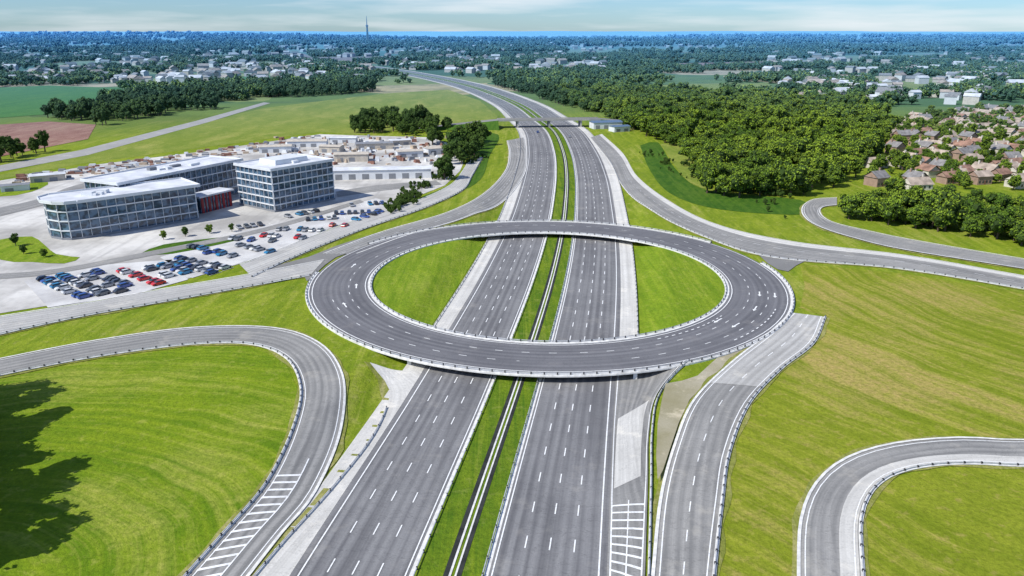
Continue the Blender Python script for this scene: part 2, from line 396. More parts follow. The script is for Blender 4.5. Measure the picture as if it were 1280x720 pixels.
def bridge(sign):
    par=bpy.data.objects.new("road_bridge",None); S.collection.objects.link(par)
    mb=MB()
    yc=CY+sign*(RO+RI)/2; mx=float(np.interp(yc,MCL[:,1],MCL[:,0])); j=iy(yc); tang=math.atan2(MCN[j][1],MCN[j][0])
    ac=math.atan2(yc-CY,mx-CX); half=36/65.0
    aa=np.linspace(ac-half,ac+half,40); V=[]
    for rr,zz in ((RI-1.4,.25),(RO+1.3,.25),(RO+1.3,-.10),(RI-1.4,-.10)):
        V.append(np.c_[CX+rr*np.cos(aa),CY+rr*np.sin(aa),np.full(40,zz)])
    V=np.stack(V,1).reshape(-1,3)
    mb.add(V,[(4*i+a,4*i+(a+1)%4,4*(i+1)+(a+1)%4,4*(i+1)+a) for i in range(39) for a in range(4)]+[(0,1,2,3),(156,157,158,159)])
    mb.obj("deck",[M_KERB],parent=par)
    pb=MB()
    for d in (-MH-MW-4.2,0,MH+MW+4.2):
        p=MCL[j]+MCN[j]*d; pb.box(p[0],p[1],-DEP-.5,-.11,.9,11,tang)
    pb.obj("support_walls",[M_KERB],parent=par)
bridge(1);bridge(-1)
# ------------------------------------------------------------------ slip roads
def mkroad(name,Li,Ri,mat,z=.18,n=5,step=3,hf=None,rails=(1,1),edge=True,kerb=.6,mid=None,fr=(1,1)):
    L,R=catmull2(GG(Li),GG(Ri),step); r=Road(L,R,z=z,hf=hf); r.mesh(name,mat,n)
    if edge:
        mb=MB(); r.line(mb,0,.2,off=.75)
        r.line(mb,1,.2,off=-.75)
        if mid: r.line(mb,mid,.2,dash=3,gap=5)
        mb.obj("road_markings",M_PAINT)
    c=(L+R)/2
    for k_,e,g_ in zip(rails,(L,R),fr):
        d=e-c; d/=np.linalg.norm(d,axis=1)[:,None]
        if k_: polyline_rail(e+d*.3,"guard_rail",kerb=kerb,base=z-.1,pw=.3,post=3)
        else:
            kb=Road(e-d*.05,e+d*.5,z=z+.12); kb.mesh("kerb",M_KERB,1)
        if g_:
            wob=np.array([mnoise.noise(Vector((x*.12,y*.12,3))) for x,y in e])[:,None]
            fb=Road(e+d*.3,e+d*(1.3+1.1*wob),z=.14); fb.mesh("road_edge_grass",M_FRG,1)
    return r
r=mkroad("slip_road",[(-60,462),(0,450),(120,427),(240,411),(340,411),(398,430),(427,470),(424,530),(392,610),(350,665),(305,725),(270,770)],
 [(-60,486),(0,470),(125,446),(240,431),(315,431),(360,449),(378,487),(367,540),(335,605),(285,665),(232,725),(190,775)],M_RAMP,.24,8,rails=(0,1))
mb=MB()
t_=lambda rd,u,v:rd.s[int(np.argmin(np.linalg.norm((rd.L+rd.R)/2-G(u,v),axis=1)))]
r.hatch(mb,.93,.45,t_(r,355,600),r.len-6,2.3,.6,-1.6)
r.line(mb,.44,.25,t_(r,370,570),r.len,)
mb.obj("hatch_markings",M_PAINT)
r=mkroad("slip_road",[(990,392),(962,418),(915,455),(870,500),(845,555),(828,620),(818,720),(812,780)],
 [(1030,397),(1015,430),(975,462),(935,505),(910,565),(900,630),(890,720),(886,780)],M_RAMP,.26,8,mid=.5,rails=(0,1))
rr=Road(r.L[:18],r.R[:18],z=.30); rr.mesh("worn_pavement",M_OLD,4)
r=mkroad("loop_road",[(1400,545),(1280,552),(1200,549),(1120,556),(1060,574),(1022,605),(1003,650),(1000,720),(1002,790)],
 [(1400,583),(1280,583),(1220,580),(1165,582),(1120,592),(1090,612),(1074,650),(1076,720),(1080,790)],M_RAMP,.22,8,rails=(0,1))
r.mesh("worn_pavement",M_CONC,4,.66,.98,dz=.03)
Lm=[(785,463),(779,520),(772,560),(766,620),(757,722),(750,800)]
Rm=[(858,452),(822,486),(812,530),(810,600),(806,722),(803,800)]
L,R=catmull2(GG(Lm),GG(Rm),3)
cen=resample(MCL,1.0); cn=normals(cen)
Lw=[]
for p in L:
    i=int(np.argmin(np.linalg.norm(cen-p,axis=1))); Lw.append(cen[i]+cn[i]*(MH+MW-.2))
ms=Road(np.array(Lw),R,z=.27); ms.mesh("merge_lane",M_RAMP,10)
mb=MB(); ms.line(mb,0,.28,off=.5); ms.line(mb,1,.25,off=-.5)
t0=t_(ms,785,625); ms.hatch(mb,.08,.92,t0,ms.len-4,2.3,.5,2.4); ms.line(mb,.5,.22,t0,ms.len)
mb.obj("hatch_markings",M_PAINT)
i0=int(len(ms.L)*.24); i1=int(len(ms.L)*.60)
Road(ms.L[i0:i1],ms.R[i0:i1],z=.31).mesh("worn_pavement",M_CONC,6,.10,.80)
polyline_rail(R+np.array([.6,0]),"guard_rail",kerb=.4)
ap=GG([(462,452),(486,478),(470,530),(420,600),(352,680),(318,722),(270,780)])
ar=[]
for p in ap:
    i=int(np.argmin(np.linalg.norm(cen-p,axis=1))); ar.append(cen[i]-cn[i]*(MH+MW-.1))
L,R=catmull2(ap,np.array(ar),3); apr=Road(L,R,z=.22); apr.mesh("verge_pavement",M_CONC,10)
polyline_rail(L[6:],"guard_rail",kerb=.4)
wob=np.array([mnoise.noise(Vector((x*.1,y*.1,7))) for x,y in L])[:,None]
Road(L+np.array([-1.6,0])+wob*np.array([2.0,0]),L+np.array([.1,0]),z=.16).mesh("road_edge_grass",M_FRG,1)
softsheet("bare_ground",[(832,480),(872,470),(905,440),(960,415),(955,425),(905,462),(862,500),(838,560),(822,600),(822,530)],M_DIRT,.12)
mkroad("access_road",[(405,326),(300,346),(200,363),(100,381),(0,397),(-80,411)],[(388,345),(300,361),(200,379),(100,397),(0,419),(-80,438)],M_OLD,.28,4,rails=(0,1),fr=(0,1))
mkroad("slip_road",[(405,318),(480,290),(560,266),(606,242),(632,214),(637,192),(634,176)],[(445,318),(510,294),(580,273),(630,248),(655,218),(658,192),(655,172)],M_RAMP,.24,4,mid=.5,rails=(0,0))
mkroad("service_road",[(590,195),(578,215),(563,232),(520,252),(440,278),(350,312),(300,332)],[(603,197),(590,220),(578,238),(532,260),(452,288),(368,322),(315,347)],M_OLD,.32,4,rails=(0,1),fr=(0,1))
r=mkroad("slip_road",[(752,168),(778,192),(797,222),(842,256),(900,283),(990,303),(1130,320),(1280,346),(1400,366)],[(738,172),(762,202),(780,234),(822,268),(885,298),(965,322),(1120,336),(1280,362),(1400,384)],M_RAMP,.25,5,mid=.5,rails=(0,1))
r.mesh("worn_pavement",M_CONC,2,.0,.22,dz=.03)
mkroad("slip_road",[(1046,248),(1018,250),(1004,259),(1006,272),(1026,285),(1070,299),(1130,313),(1280,337),(1400,356)],[(1046,257),(1030,259),(1024,264),(1028,272),(1044,280),(1082,289),(1140,301),(1280,325),(1400,343)],M_RAMP,.35,4,rails=(0,0))
softsheet("junction_pavement",[(925,294),(1000,308),(1090,318),(1080,332),(1010,325),(985,340),(960,330),(940,310)],M_RAMP,.2)
softsheet("junction_pavement",[(470,292),(420,308),(385,322),(330,338),(330,356),(380,345),(384,352),(420,322),(470,305)],M_RAMP,.21)
# far overpass
ov=bpy.data.objects.new("road_bridge",None); S.collection.objects.link(ov)
j=iy(640); c0=MCL[j]; nn=MCN[j]; ang=math.atan2(nn[1],nn[0])
mb=MB(); mb.box(c0[0],c0[1],5.5,6.3,84,11,ang,0); mb.box(c0[0],c0[1],6.32,6.36,84,8.6,ang,1)
tt=np.array([-nn[1],nn[0]])
for s_ in (-1,1):
    q=c0+tt*s_*5.3; mb.box(q[0],q[1],6.32,7.0,84,.3,ang,0)
for d in (-26,0,26):
    q=c0+nn*d; mb.box(q[0],q[1],0,5.49,1.4,9,ang,0)
mb.obj("deck",[M_OLD,M_RAMP],parent=ov)
for s_ in (-1,1):
    mb=MB(); a=c0+nn*s_*42; b=c0+nn*s_*110
    q=[a-tt*6,a+tt*6,b+tt*6,b-tt*6,a-tt*18,a+tt*18,b+tt*8,b-tt*8]
    z=[6.3,6.3,.2,.2,0,0,0,0]
    mb.add([(p[0],p[1],zz) for p,zz in zip(q,z)],[(0,1,2,3)],1); mb.add([(p[0],p[1],zz) for p,zz in zip(q,z)],[(0,3,7,4),(1,2,6,5),(0,1,5,4)],0)
    mb.obj("embankment",[M_GRD,M_RAMP],parent=ov)
# ------------------------------------------------------------------ fields and yards
sheet("pasture_field",[(-60,236),(0,219),(60,203),(330,135),(480,117),(560,112),(600,126),(622,146),(600,168),(560,160),(440,168),(400,165),(250,185),(100,205)],M_FLD,.07)
sheet("crop_field",[(-60,112),(60,107),(150,110),(165,121),(60,143),(-60,152)],M_CROP,.2)
sheet("crop_field",[(240,98),(400,92),(430,99),(260,108)],M_CROP,.2)
sheet("ploughed_field",[(-60,160),(60,152),(120,156),(110,174),(0,196),(-60,208)],M_SOIL,.2)
sheet("pasture_field",[(1085,98),(1190,97),(1205,117),(1100,122)],M_FLD,.3)
sheet("pasture_field",[(790,107),(960,104),(975,118),(800,121)],M_FLD,.3)
FARF=[([(820,80),(1000,76),(1010,82),(830,86)],M_SOIL),([(1040,70),(1180,68),(1190,74),(1050,77)],M_FLD),([(640,84),(760,82),(770,88),(650,91)],M_FLD),([(60,80),(200,76),(210,83),(70,88)],M_FLD),([(230,70),(380,67),(390,72),(240,75)],M_SOIL),([(700,62),(900,60),(905,65),(710,67)],M_FLD),([(380,72),(500,70),(505,76),(385,79)],M_SOIL)]
for f_,m_ in FARF: sheet("distant_field",f_,m_,.5)
softsheet("grass_bank",[(800,182),(822,178),(845,212),(885,238),(1000,250),(1010,268),(900,262),(838,242),(812,212)],M_GRD,.1)
softsheet("bare_bank",[(826,180),(852,182),(874,210),(888,236),(862,228),(842,205)],M_FLD,.13)
softsheet("grass_bank",[(575,165),(622,168),(612,195),(600,225),(560,245),(470,272),(480,264),(560,232),(590,205)],M_GRD,.1)
sheet("yard_pavement",[(-80,250),(0,226),(120,206),(250,190),(400,168),(540,172),(585,190),(575,214),(556,232),(500,254),(430,276),(350,308),(300,330),(230,350),(100,376),(0,392),(-80,405)],M_YARD,.11)
sheet("worn_pavement",[(-60,222),(0,207),(100,188),(250,150),(330,128),(338,129),(260,153),(110,194),(0,215),(-60,231)],M_OLD,.15)
sheet("car_park",[(30,352),(60,385),(170,368),(235,350),(215,325),(120,332)],M_PARK,.16)
sheet("car_park",[(200,322),(240,348),(330,320),(420,283),(500,258),(470,248),(400,268),(300,290)],M_PARK,.16)
softsheet("grass_island",[(0,300),(40,296),(70,318),(100,322),(80,330),(40,328),(0,325)],M_GRI,.18)
softsheet("grass_island",[(175,318),(205,306),(290,296),(300,300),(215,318)],M_GRD,.2)
softsheet("grass_island",[(0,232),(60,228),(40,240),(0,246)],M_GRI,.18)
for a,b in ((((-40,268),(45,250),(120,226),(300,196)),((-40,280),(50,258),(125,232),(300,201))),(((420,240),(470,232),(545,226)),((422,247),(475,239),(552,231))),(((-40,345),(60,338),(160,320),(330,285),(450,250)),((-40,352),(60,344),(165,325),(335,289),(455,253)))):
    A_,B_=catmull2(GG(a),GG(b),4); Road(A_,B_,z=.21).mesh("yard_road",M_RAMP,2)
# ------------------------------------------------------------------ office building
k=N("curtain_glass",.12,.7); kk_=k.noise(k.map(k.pos(),(.35,.35,.5)),1.0,2); k.put(k.b.inputs["Base Color"],k.mix(k.mr(kk_,.42,.58),(.02,.045,.075),(.09,.16,.24))); M_GLASS=k.m
M_WHITE=plain("white_cladding",(.66,.68,.70),.5,var=.08,scale=.2)
M_ROOF=plain("roof_membrane",(.60,.62,.66),.8,var=.2,scale=.15)
M_GREY=plain("grey_cladding",(.22,.23,.25),.6,var=.15,scale=.3)
M_RED=plain("red_panel",(.30,.03,.035),.5)
def block(par,name,q,z0,h,floors,bay=3.0,over=.8,bw=.22):
    q=np.array(q,float); n=len(q)
    ar=sum(q[i][0]*q[(i+1)%n][1]-q[(i+1)%n][0]*q[i][1] for i in range(n))
    if ar<0: q=q[::-1]
    c=q.mean(0)
    def prism(mb,pp,a,b,mi):
        V=[(x,y,a) for x,y in pp]+[(x,y,b) for x,y in pp]
        mb.add(V,[tuple(range(n-1,-1,-1)),tuple(range(n,2*n))]+[(i,(i+1)%n,n+(i+1)%n,n+i) for i in range(n)],mi)
    def grow(pp,d):
        out=[]
        for i in range(n):
            a,b,e=pp[i-1],pp[i],pp[(i+1)%n]
            d1=(b-a)/np.linalg.norm(b-a); d2=(e-b)/np.linalg.norm(e-b)
            n1=np.array([d1[1],-d1[0]]);n2=np.array([d2[1],-d2[0]]); m=(n1+n2); m/=(m@n1)
            out.append(b+m*d)
        return np.array(out)
    mb=MB(); prism(mb,q,z0,z0+h-.5,0); mb.obj(name+"_glazing",[M_GLASS],parent=par)
    mb=MB(); fh=h/floors
    for i in range(1,floors):
        prism(mb,grow(q,.4),z0+fh*i-bw,z0+fh*i+bw,0)
    prism(mb,grow(q,.3),z0,z0+.9,1)
    for i in range(n):
        a,b=q[i],q[(i+1)%n]; L=np.linalg.norm(b-a); m=max(1,int(L/bay)); d=(b-a)/L; nn_=np.array([d[1],-d[0]])
        for j_ in range(m+1):
            p=a+d*L*j_/m+nn_*.2; mb.box(p[0],p[1],z0+.9,z0+h-.5,.12,.4,math.atan2(d[1],d[0]),0)
    mb.obj(name+"_bands",[M_WHITE,M_GREY],parent=par)
    mb=MB(); prism(mb,grow(q,over),z0+h-.5,z0+h+.1,0)
    prism(mb,grow(q,over-.5),z0+h+.1,z0+h+.16,1)
    g=grow(q,over-.1)
    for i in range(n):
        a,b=g[i],g[(i+1)%n]; mid=(a+b)/2; d=b-a; mb.box(mid[0],mid[1],z0+h+.1,z0+h+.7,np.linalg.norm(d)-.3,.3,math.atan2(d[1],d[0]),0)
    for _ in range(6):
        w=rng.dirichlet(np.ones(n)*3); p=w@q; p=p*.7+c*.3; d=q[1]-q[0]
        mb.box(p[0],p[1],z0+h+.17,z0+h+rng.uniform(.7,1.5),rng.uniform(2,5),rng.uniform(1.5,3),math.atan2(d[1],d[0]),2 if rng.random()<.4 else 0)
    mb.obj(name+"_roof",[M_WHITE,M_ROOF,M_GREY],parent=par)
off_=bpy.data.objects.new("office_building",None); S.collection.objects.link(off_)
P1=np.array([-168,279.]);P2=np.array([-131,313.]);u=(P2-P1)/np.linalg.norm(P2-P1);n_=np.array([-u[1],u[0]])
block(off_,"wing_front",[P1+n_*2,P1+u*2.5-n_*.5,P1+u*6-n_*1.2,P2,P2+n_*17,P1+n_*17+u*2,P1+n_*14-u*1.5,P1+n_*8-u*2.2],0,14.5,4,over=2.0,bay=3.4)
Q1=np.array([-160,309.]);Q2=np.array([-131,370.]);u2=(Q2-Q1)/np.linalg.norm(Q2-Q1);n2=np.array([-u2[1],u2[0]])
block(off_,"wing_rear",[Q1,Q2,Q2+n2*20,Q1+n2*20],0,16,4,over=1.2)
mb=MB(); q=(P2+Q2)/2+np.array([-2,-8]); ra_=math.atan2(u2[1],u2[0])
mb.box(q[0],q[1],0,7,18,7,ra_,1); mb.box(q[0],q[1],7,7.7,20,9,ra_,2)
for i in range(9):
    for s_ in (-1,1):
        pp=q+u2*(-8+i*2)-n2*s_*3.6; mb.box(pp[0],pp[1],0,7,.5 if i%2 else 1.2,.3,ra_,0)
mb.obj("entrance_atrium",[M_RED,M_GLASS,M_ROOF],parent=off_)
of2=bpy.data.objects.new("office_building",None); S.collection.objects.link(of2)
C1=np.array([-103.,327.]);C2=np.array([-83,353.5]);u3=(C2-C1)/np.linalg.norm(C2-C1);n3=np.array([-u3[1],u3[0]])
block(of2,"tower_block",[C1,C2,C2+n3*25,C1+n3*25],0,18.5,6,bay=2.8,over=.9,bw=.25)
mb=MB(); c=(C1+C2)/2+n3*13; mb.box(c[0],c[1],18.7,20.8,18,12,math.atan2(u3[1],u3[0]),0,.95); mb.obj("plant_room",[M_WHITE],parent=of2)
M_TAN=plain("tan_cladding",(.50,.45,.38),.7)
def shed(u0,v0,w,d,h,rot=.2,name="warehouse",roof=None,wall=None):
    p=G(u0,v0); par=bpy.data.objects.new(name,None); S.collection.objects.link(par)
    mb=MB(); mb.box(p[0],p[1],0,h,w,d,rot,0)
    c_,s_=math.cos(rot),math.sin(rot)
    T=lambda a,b,z:(p[0]+a*c_-b*s_,p[1]+a*s_+b*c_,z)
    for i in range(max(1,int(w/7))):
        a=-w/2+3.5+i*7
        mb.add([T(a-1.8,-d/2-.04,.1),T(a+1.8,-d/2-.04,.1),T(a+1.8,-d/2-.04,h*.6),T(a-1.8,-d/2-.04,h*.6)],[(0,1,2,3)],1)
    mb.obj("walls",[wall or M_WHITE,M_GREY],parent=par)
    mb=MB(); e=.5; V=[T(-w/2-e,-d/2-e,h+.02),T(w/2+e,-d/2-e,h+.02),T(w/2+e,d/2+e,h+.02),T(-w/2-e,d/2+e,h+.02),T(-w/2-e,0,h+d*.1),T(w/2+e,0,h+d*.1)]
    mb.add(V,[(0,1,5,4),(2,3,4,5),(3,0,4),(1,2,5)]); mb.obj("roof",[roof or M_ROOF],parent=par)
shed(478,222,52,10,5,.12)
M_BLUR=plain("blue_roof",(.10,.16,.26),.6)
for a in ((440,201,20,9,4.5,.1),(512,196,16,8,4,.3),(385,183,26,9,4,.1),(415,190,14,8,4,-.2),(468,186,24,8,4,.2),(545,192,14,9,4,.5),(430,178,18,7,3.5,0),(500,181,14,7,3.5,.4),(345,190,20,8,4,.2),(60,226,16,7,3.5,.6),(20,238,12,6,3,.5)):
    shed(*a,roof=[M_ROOF,M_GREY,M_TAN][int(rng.integers(0,3))],wall=[M_WHITE,M_TAN][int(rng.integers(0,2))])
shed(757,160,24,12,5,.2,"depot_building",M_BLUR);shed(774,164,14,9,4,.4,"depot_building",M_BLUR)
M_RUB=plain("rubble",(.40,.32,.24),.9,var=.4,scale=.2); M_BRN=plain("rust_brown",(.22,.11,.08),.8,var=.3)
M_TERRA=plain("clay_tile",(.28,.165,.12),.8,var=.4,scale=.3); M_CREAM=plain("render_cream",(.56,.52,.45),.8); M_BRICK=plain("brick",(.32,.22,.17),.85); M_SLATE=plain("slate",(.22,.21,.205),.7,var=.3); M_WIN=plain("window_glass",(.04,.05,.06),.2,.6)
M_TILE2=plain("weathered_tile",(.38,.31,.25),.8,var=.35,scale=.3)
mb=MB()
for i in range(300):
    p=G(rng.uniform(330,560),rng.uniform(172,206)); s_=rng.uniform(1,4)
    mb.box(p[0],p[1],0,rng.uniform(.5,2.4),s_,s_*rng.uniform(.4,1),rng.uniform(0,3),int(rng.integers(0,4)),rng.uniform(.5,1))
for i in range(260):
    t=rng.uniform(0,1); p=G(20+t*380,228-t*52+rng.uniform(-7,4)); s_=rng.uniform(1,3.5)
    mb.box(p[0],p[1],0,rng.uniform(.4,1.8),s_*1.5,s_*.7,.3+rng.uniform(-.2,.2),int(rng.integers(0,4)),rng.uniform(.6,1))
mb.obj("construction_materials",[M_RUB,M_BRN,M_WHITE,M_GREY])
# ------------------------------------------------------------------ cars
def carmesh(col,i,hatch):
    mp=N("car_paint",.25,.6); mp.put(mp.b.inputs["Base Color"],(*col,1)); mp.b.inputs["Coat Weight"].default_value=.5
    mb=MB()
    def loft(secs,mi):
        V=[]
        for x,w,z0,z1 in secs: V+=[(x,-w,z0),(x,w,z0),(x,w*.97,z1),(x,-w*.97,z1)]
        n=len(secs); Fc=[(4*a+b,4*a+(b+1)%4,4*a+4+(b+1)%4,4*a+4+b) for a in range(n-1) for b in range(4)]+[(3,2,1,0),(4*n-4,4*n-3,4*n-2,4*n-1)]
        mb.add(V,Fc,mi)
    loft([(-2.2,.72,.4,.72),(-2.05,.85,.25,.92),(-1.2,.9,.22,.98),(.7,.9,.22,.95),(1.7,.86,.22,.82),(2.15,.72,.32,.62)],0)
    b=-2.0 if hatch else -1.75
    V=[(b,-.78,.95),(b,.78,.95),(1.15,.8,.93),(1.15,-.8,.93),(b+.45,-.62,1.42),(b+.45,.62,1.42),(.35,.62,1.45),(.35,-.62,1.45)]
    mb.add(V,[(0,1,5,4),(1,2,6,5),(2,3,7,6),(3,0,4,7)],1)
    V=[(x,y,z+.01) for x,y,z in V[4:]]+[(b+.7,-.5,1.48),(b+.7,.5,1.48),(.15,.5,1.5),(.15,-.5,1.5)]
    mb.add(V,[(4,5,6,7)[::-1],(0,1,5,4),(1,2,6,5),(2,3,7,6),(3,0,4,7)],0)
    for x in (-1.35,1.35):
        for y in (-.88,.70):
            n=12; V=[]
            for yy in (y,y+.2): V+=[(x+.33*math.cos(a),yy,.33+.33*math.sin(a)) for a in np.linspace(0,2*math.pi,n,endpoint=False)]
            mb.add(V,[tuple(range(n)),tuple(range(2*n-1,n-1,-1))]+[(a,(a+1)%n,n+(a+1)%n,n+a) for a in range(n)],2)
    o=mb.obj("parked_car",[mp.m,M_WIN,M_POST]); me=o.data; bpy.data.objects.remove(o); return me
cols=[(.6,.6,.6),(.02,.02,.025),(.60,.02,.02),(.03,.08,.3),(.3,.31,.33),(.7,.7,.68),(.05,.05,.06),(.02,.20,.38),(.65,.03,.03),(.12,.13,.14)]
CM=[carmesh(c,i,i%2) for i,c in enumerate(cols)]
bay=MB()
def carrow(a,b,prob=.88,gap=2.75,pool=None,z=.17):
    A,B=G(*a),G(*b); L=np.linalg.norm(B-A); d=(B-A)/L; n=int(L/gap); ang=math.atan2(d[1],d[0])
    for i in range(n+1):
        p=A+d*(i-.5)*gap; bay.box(p[0],p[1],z,z+.02,.14,5,ang)
        if i<n and rng.random()<prob:
            p=A+d*i*gap
            o=bpy.data.objects.new("parked_car",CM[int(rng.choice(pool)) if pool else int(rng.choice([0,1,3,4,5,6,7,9,4,3]))]); S.collection.objects.link(o)
            o.location=(p[0]+rng.normal()*.15,p[1]+rng.normal()*.25,z); o.rotation_euler=(0,0,ang+math.pi/2*(1 if rng.random()<.5 else -1)+rng.uniform(-.04,.04))
rows=[((55,351),(112,376)),((78,347),(135,372)),((118,342),(172,365)),((150,338),(205,359)),((185,337),(225,352)),((218,331),(280,345)),((225,325),(290,338)),
((262,317),(320,327)),((300,308),(345,318)),((290,300),(360,304)),((330,296),(395,300)),((350,288),(410,290)),((400,282),(440,284)),((385,276),(440,272)),((420,268),(470,266)),((300,286),(350,279)),((440,258),(490,254)),((240,310),(280,318)),((102,344),(158,368)),((205,333),(250,348)),((445,276),(480,264)),((360,272),(410,262))]
for i,(a,b) in enumerate(rows): carrow(a,b,.70,pool=[2,8,2,5] if i in(3,) else ([2,8,0,1,4] if i in (10,12) else None))
bay.obj("parking_bay_markings",[M_PAINT])
for u0,v0 in ((672,166),(712,172),(655,150),(610,119)):
    p=Gd(u0,v0); i=int(np.argmin(np.linalg.norm(MCL-p,axis=1))); t=np.array([-MCN[i][1],MCN[i][0]])
    o=bpy.data.objects.new("car",CM[int(rng.integers(0,6))]); S.collection.objects.link(o); o.location=(p[0],p[1],float(terr(np.array([p[0]]),np.array([p[1]]))[0])+.22); o.rotation_euler=(0,0,math.atan2(t[1],t[0]))
# ------------------------------------------------------------------ trees
def leafmat(name,c1,c2,c3):
    k=N(name,.8,.15); oi=k.new("ShaderNodeObjectInfo").outputs["Random"]; p=k.pos()
    col=k.mix(oi,c1,c2); col=k.mix(k.mr(k.noise(p,.35,2),.45,.7,0,.7),col,c3)
    col=k.mix(k.mr(k.noise(p,.012,3),.4,.65,0,.5),col,tuple(x*1.4 for x in c2))
    return k.fin(col)
M_LEAF=leafmat("foliage_broadleaf",(.075,.150,.014),(.215,.30,.026),(.045,.09,.010))
M_LEAF2=leafmat("foliage_dark",(.035,.080,.016),(.095,.155,.022),(.024,.055,.010))
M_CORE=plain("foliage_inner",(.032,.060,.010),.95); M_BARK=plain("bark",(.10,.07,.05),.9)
import bmesh
def ico(sub):
    bm=bmesh.new(); bmesh.ops.create_icosphere(bm,subdivisions=sub,radius=1); bm.verts.ensure_lookup_table()
    V=np.array([v.co[:] for v in bm.verts]); Fc=[[v.index for v in f.verts] for f in bm.faces]; bm.free(); return V,Fc
I1=ico(1);I2=ico(2)
def tree(name,seed,Rc=4.2,Ht=10,nc=14,leaves=45,ls=.8,leaf=None,coll=None,hi=True,shape=1.0):
    r=np.random.default_rng(seed); mb=MB()
    def limb(a,b,ra,rb,n=6):
        a,b=np.array(a),np.array(b); d=b-a; d/=np.linalg.norm(d); x=np.cross(d,[.3,.9,.1]); x/=np.linalg.norm(x); y=np.cross(d,x); V=[]
        for p,rr in ((a,ra),(b,rb)): V+=[p+rr*(x*math.cos(t)+y*math.sin(t)) for t in np.linspace(0,2*math.pi,n,endpoint=False)]
        mb.add(V,[(i,(i+1)%n,n+(i+1)%n,n+i) for i in range(n)],0)
    limb((0,0,-.3),(r.normal()*.2,r.normal()*.2,Ht*.45),Ht*.035,Ht*.022); limb((0,0,Ht*.43),(r.normal()*.3,r.normal()*.3,Ht*.8),Ht*.022,Ht*.008)
    cs=[]
    for i in range(nc):
        t=i/nc; z=Ht*(.3+.6*t**.9); lim=Rc*math.sin(math.pi*min(1,.18+.82*(1-t)**shape*.75+.12*(t<.2)))
        a=i*2.4+r.uniform(-.5,.5); rad=lim*r.uniform(.35,.85)
        c=np.array([rad*math.cos(a),rad*math.sin(a),z+r.uniform(-.4,.4)]); cs.append((c,Rc*r.uniform(.30,.46)))
        if i%3==0: limb((0,0,z*.7),c,Ht*.012,Ht*.004,4)
    cs.append((np.array([0,0,Ht*.62]),Rc*.62))
    BV,BF=(I2 if hi else I1)
    for c,rr in cs:
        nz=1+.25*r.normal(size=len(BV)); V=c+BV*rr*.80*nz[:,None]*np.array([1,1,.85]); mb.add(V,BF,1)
        for _ in range(leaves):
            d=r.normal(size=3); d/=np.linalg.norm(d)
            if d[2]<-.5: d[2]*=-1
            p=c+d*rr*r.uniform(.72,1.15)*np.array([1,1,.9]); nrm=d+r.normal(size=3)*.55; nrm/=np.linalg.norm(nrm)
            x=np.cross(nrm,r.normal(size=3)); x/=np.linalg.norm(x); y=np.cross(nrm,x); s_=ls*r.uniform(.5,1)
            mb.add([p-x*s_*.5,p+y*s_*.35,p+x*s_*.5,p-y*s_*.35],[(0,1,2,3)],2)
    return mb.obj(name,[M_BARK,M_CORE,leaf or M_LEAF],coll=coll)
def newc(n): return bpy.data.collections.new(n)
CA=newc("broadleaf_trees");CB=newc("dark_trees");CF=newc("distant_trees")
for i in range(6): tree("broadleaf_tree",10+i,Rc=4.0+.4*(i%3),Ht=8.5+1.3*(i%4),coll=CA,leaves=75,ls=.9)
for i in range(4): tree("dark_tree",40+i,Rc=3.8,Ht=10+i%3,coll=CB,leaf=M_LEAF2,leaves=65,ls=.9)
for i in range(4): tree("distant_tree",60+i,Rc=5.2,Ht=8.5,nc=8,leaves=22,ls=2.0,coll=CF,leaf=M_LEAF2 if i%2 else M_LEAF,hi=False)
def scatter(name,pts,scl,coll,ncount):
    n=len(pts)
    if n==0: return
    z=terr(pts[:,0],pts[:,1]); me=bpy.data.meshes.new(name); me.from_pydata(np.c_[pts,z].tolist(),[],[])
    a=me.attributes.new("scl",'FLOAT_VECTOR','POINT'); sv=np.stack([scl,scl,scl*rng.uniform(.8,1.2,n)],1); a.data.foreach_set("vector",sv.ravel().astype(np.float32))
    a=me.attributes.new("rot",'FLOAT_VECTOR','POINT'); rv=np.zeros((n,3)); rv[:,2]=rng.uniform(0,6.28,n); a.data.foreach_set("vector",rv.ravel().astype(np.float32))
    a=me.attributes.new("idx",'INT','POINT'); a.data.foreach_set("value",rng.integers(0,ncount,n).astype(np.int32))
    o=bpy.data.objects.new(name,me); S.collection.objects.link(o)
    g=bpy.data.node_groups.new(name+"_nodes",'GeometryNodeTree')
    g.interface.new_socket("Geometry",in_out='INPUT',socket_type='NodeSocketGeometry'); g.interface.new_socket("Geometry",in_out='OUTPUT',socket_type='NodeSocketGeometry')
    i_=g.nodes.new("NodeGroupInput");o_=g.nodes.new("NodeGroupOutput"); ip=g.nodes.new("GeometryNodeInstanceOnPoints"); ci=g.nodes.new("GeometryNodeCollectionInfo")
    ci.inputs["Collection"].default_value=coll; ci.inputs["Separate Children"].default_value=True; ci.inputs["Reset Children"].default_value=True
    ip.inputs["Pick Instance"].default_value=True
    def at(nm,ty):
        x=g.nodes.new("GeometryNodeInputNamedAttribute"); x.data_type=ty; x.inputs["Name"].default_value=nm; return [q for q in x.outputs if q.enabled and q.name=="Attribute"][0]
    L=g.links.new; L(i_.outputs[0],ip.inputs["Points"]); L(ci.outputs[0],ip.inputs["Instance"]); L(at("scl",'FLOAT_VECTOR'),ip.inputs["Scale"]); L(at("rot",'FLOAT_VECTOR'),ip.inputs["Rotation"]); L(at("idx",'INT'),ip.inputs["Instance Index"]); L(ip.outputs[0],o_.inputs[0])
    o.modifiers.new("instances",'NODES').node_group=g
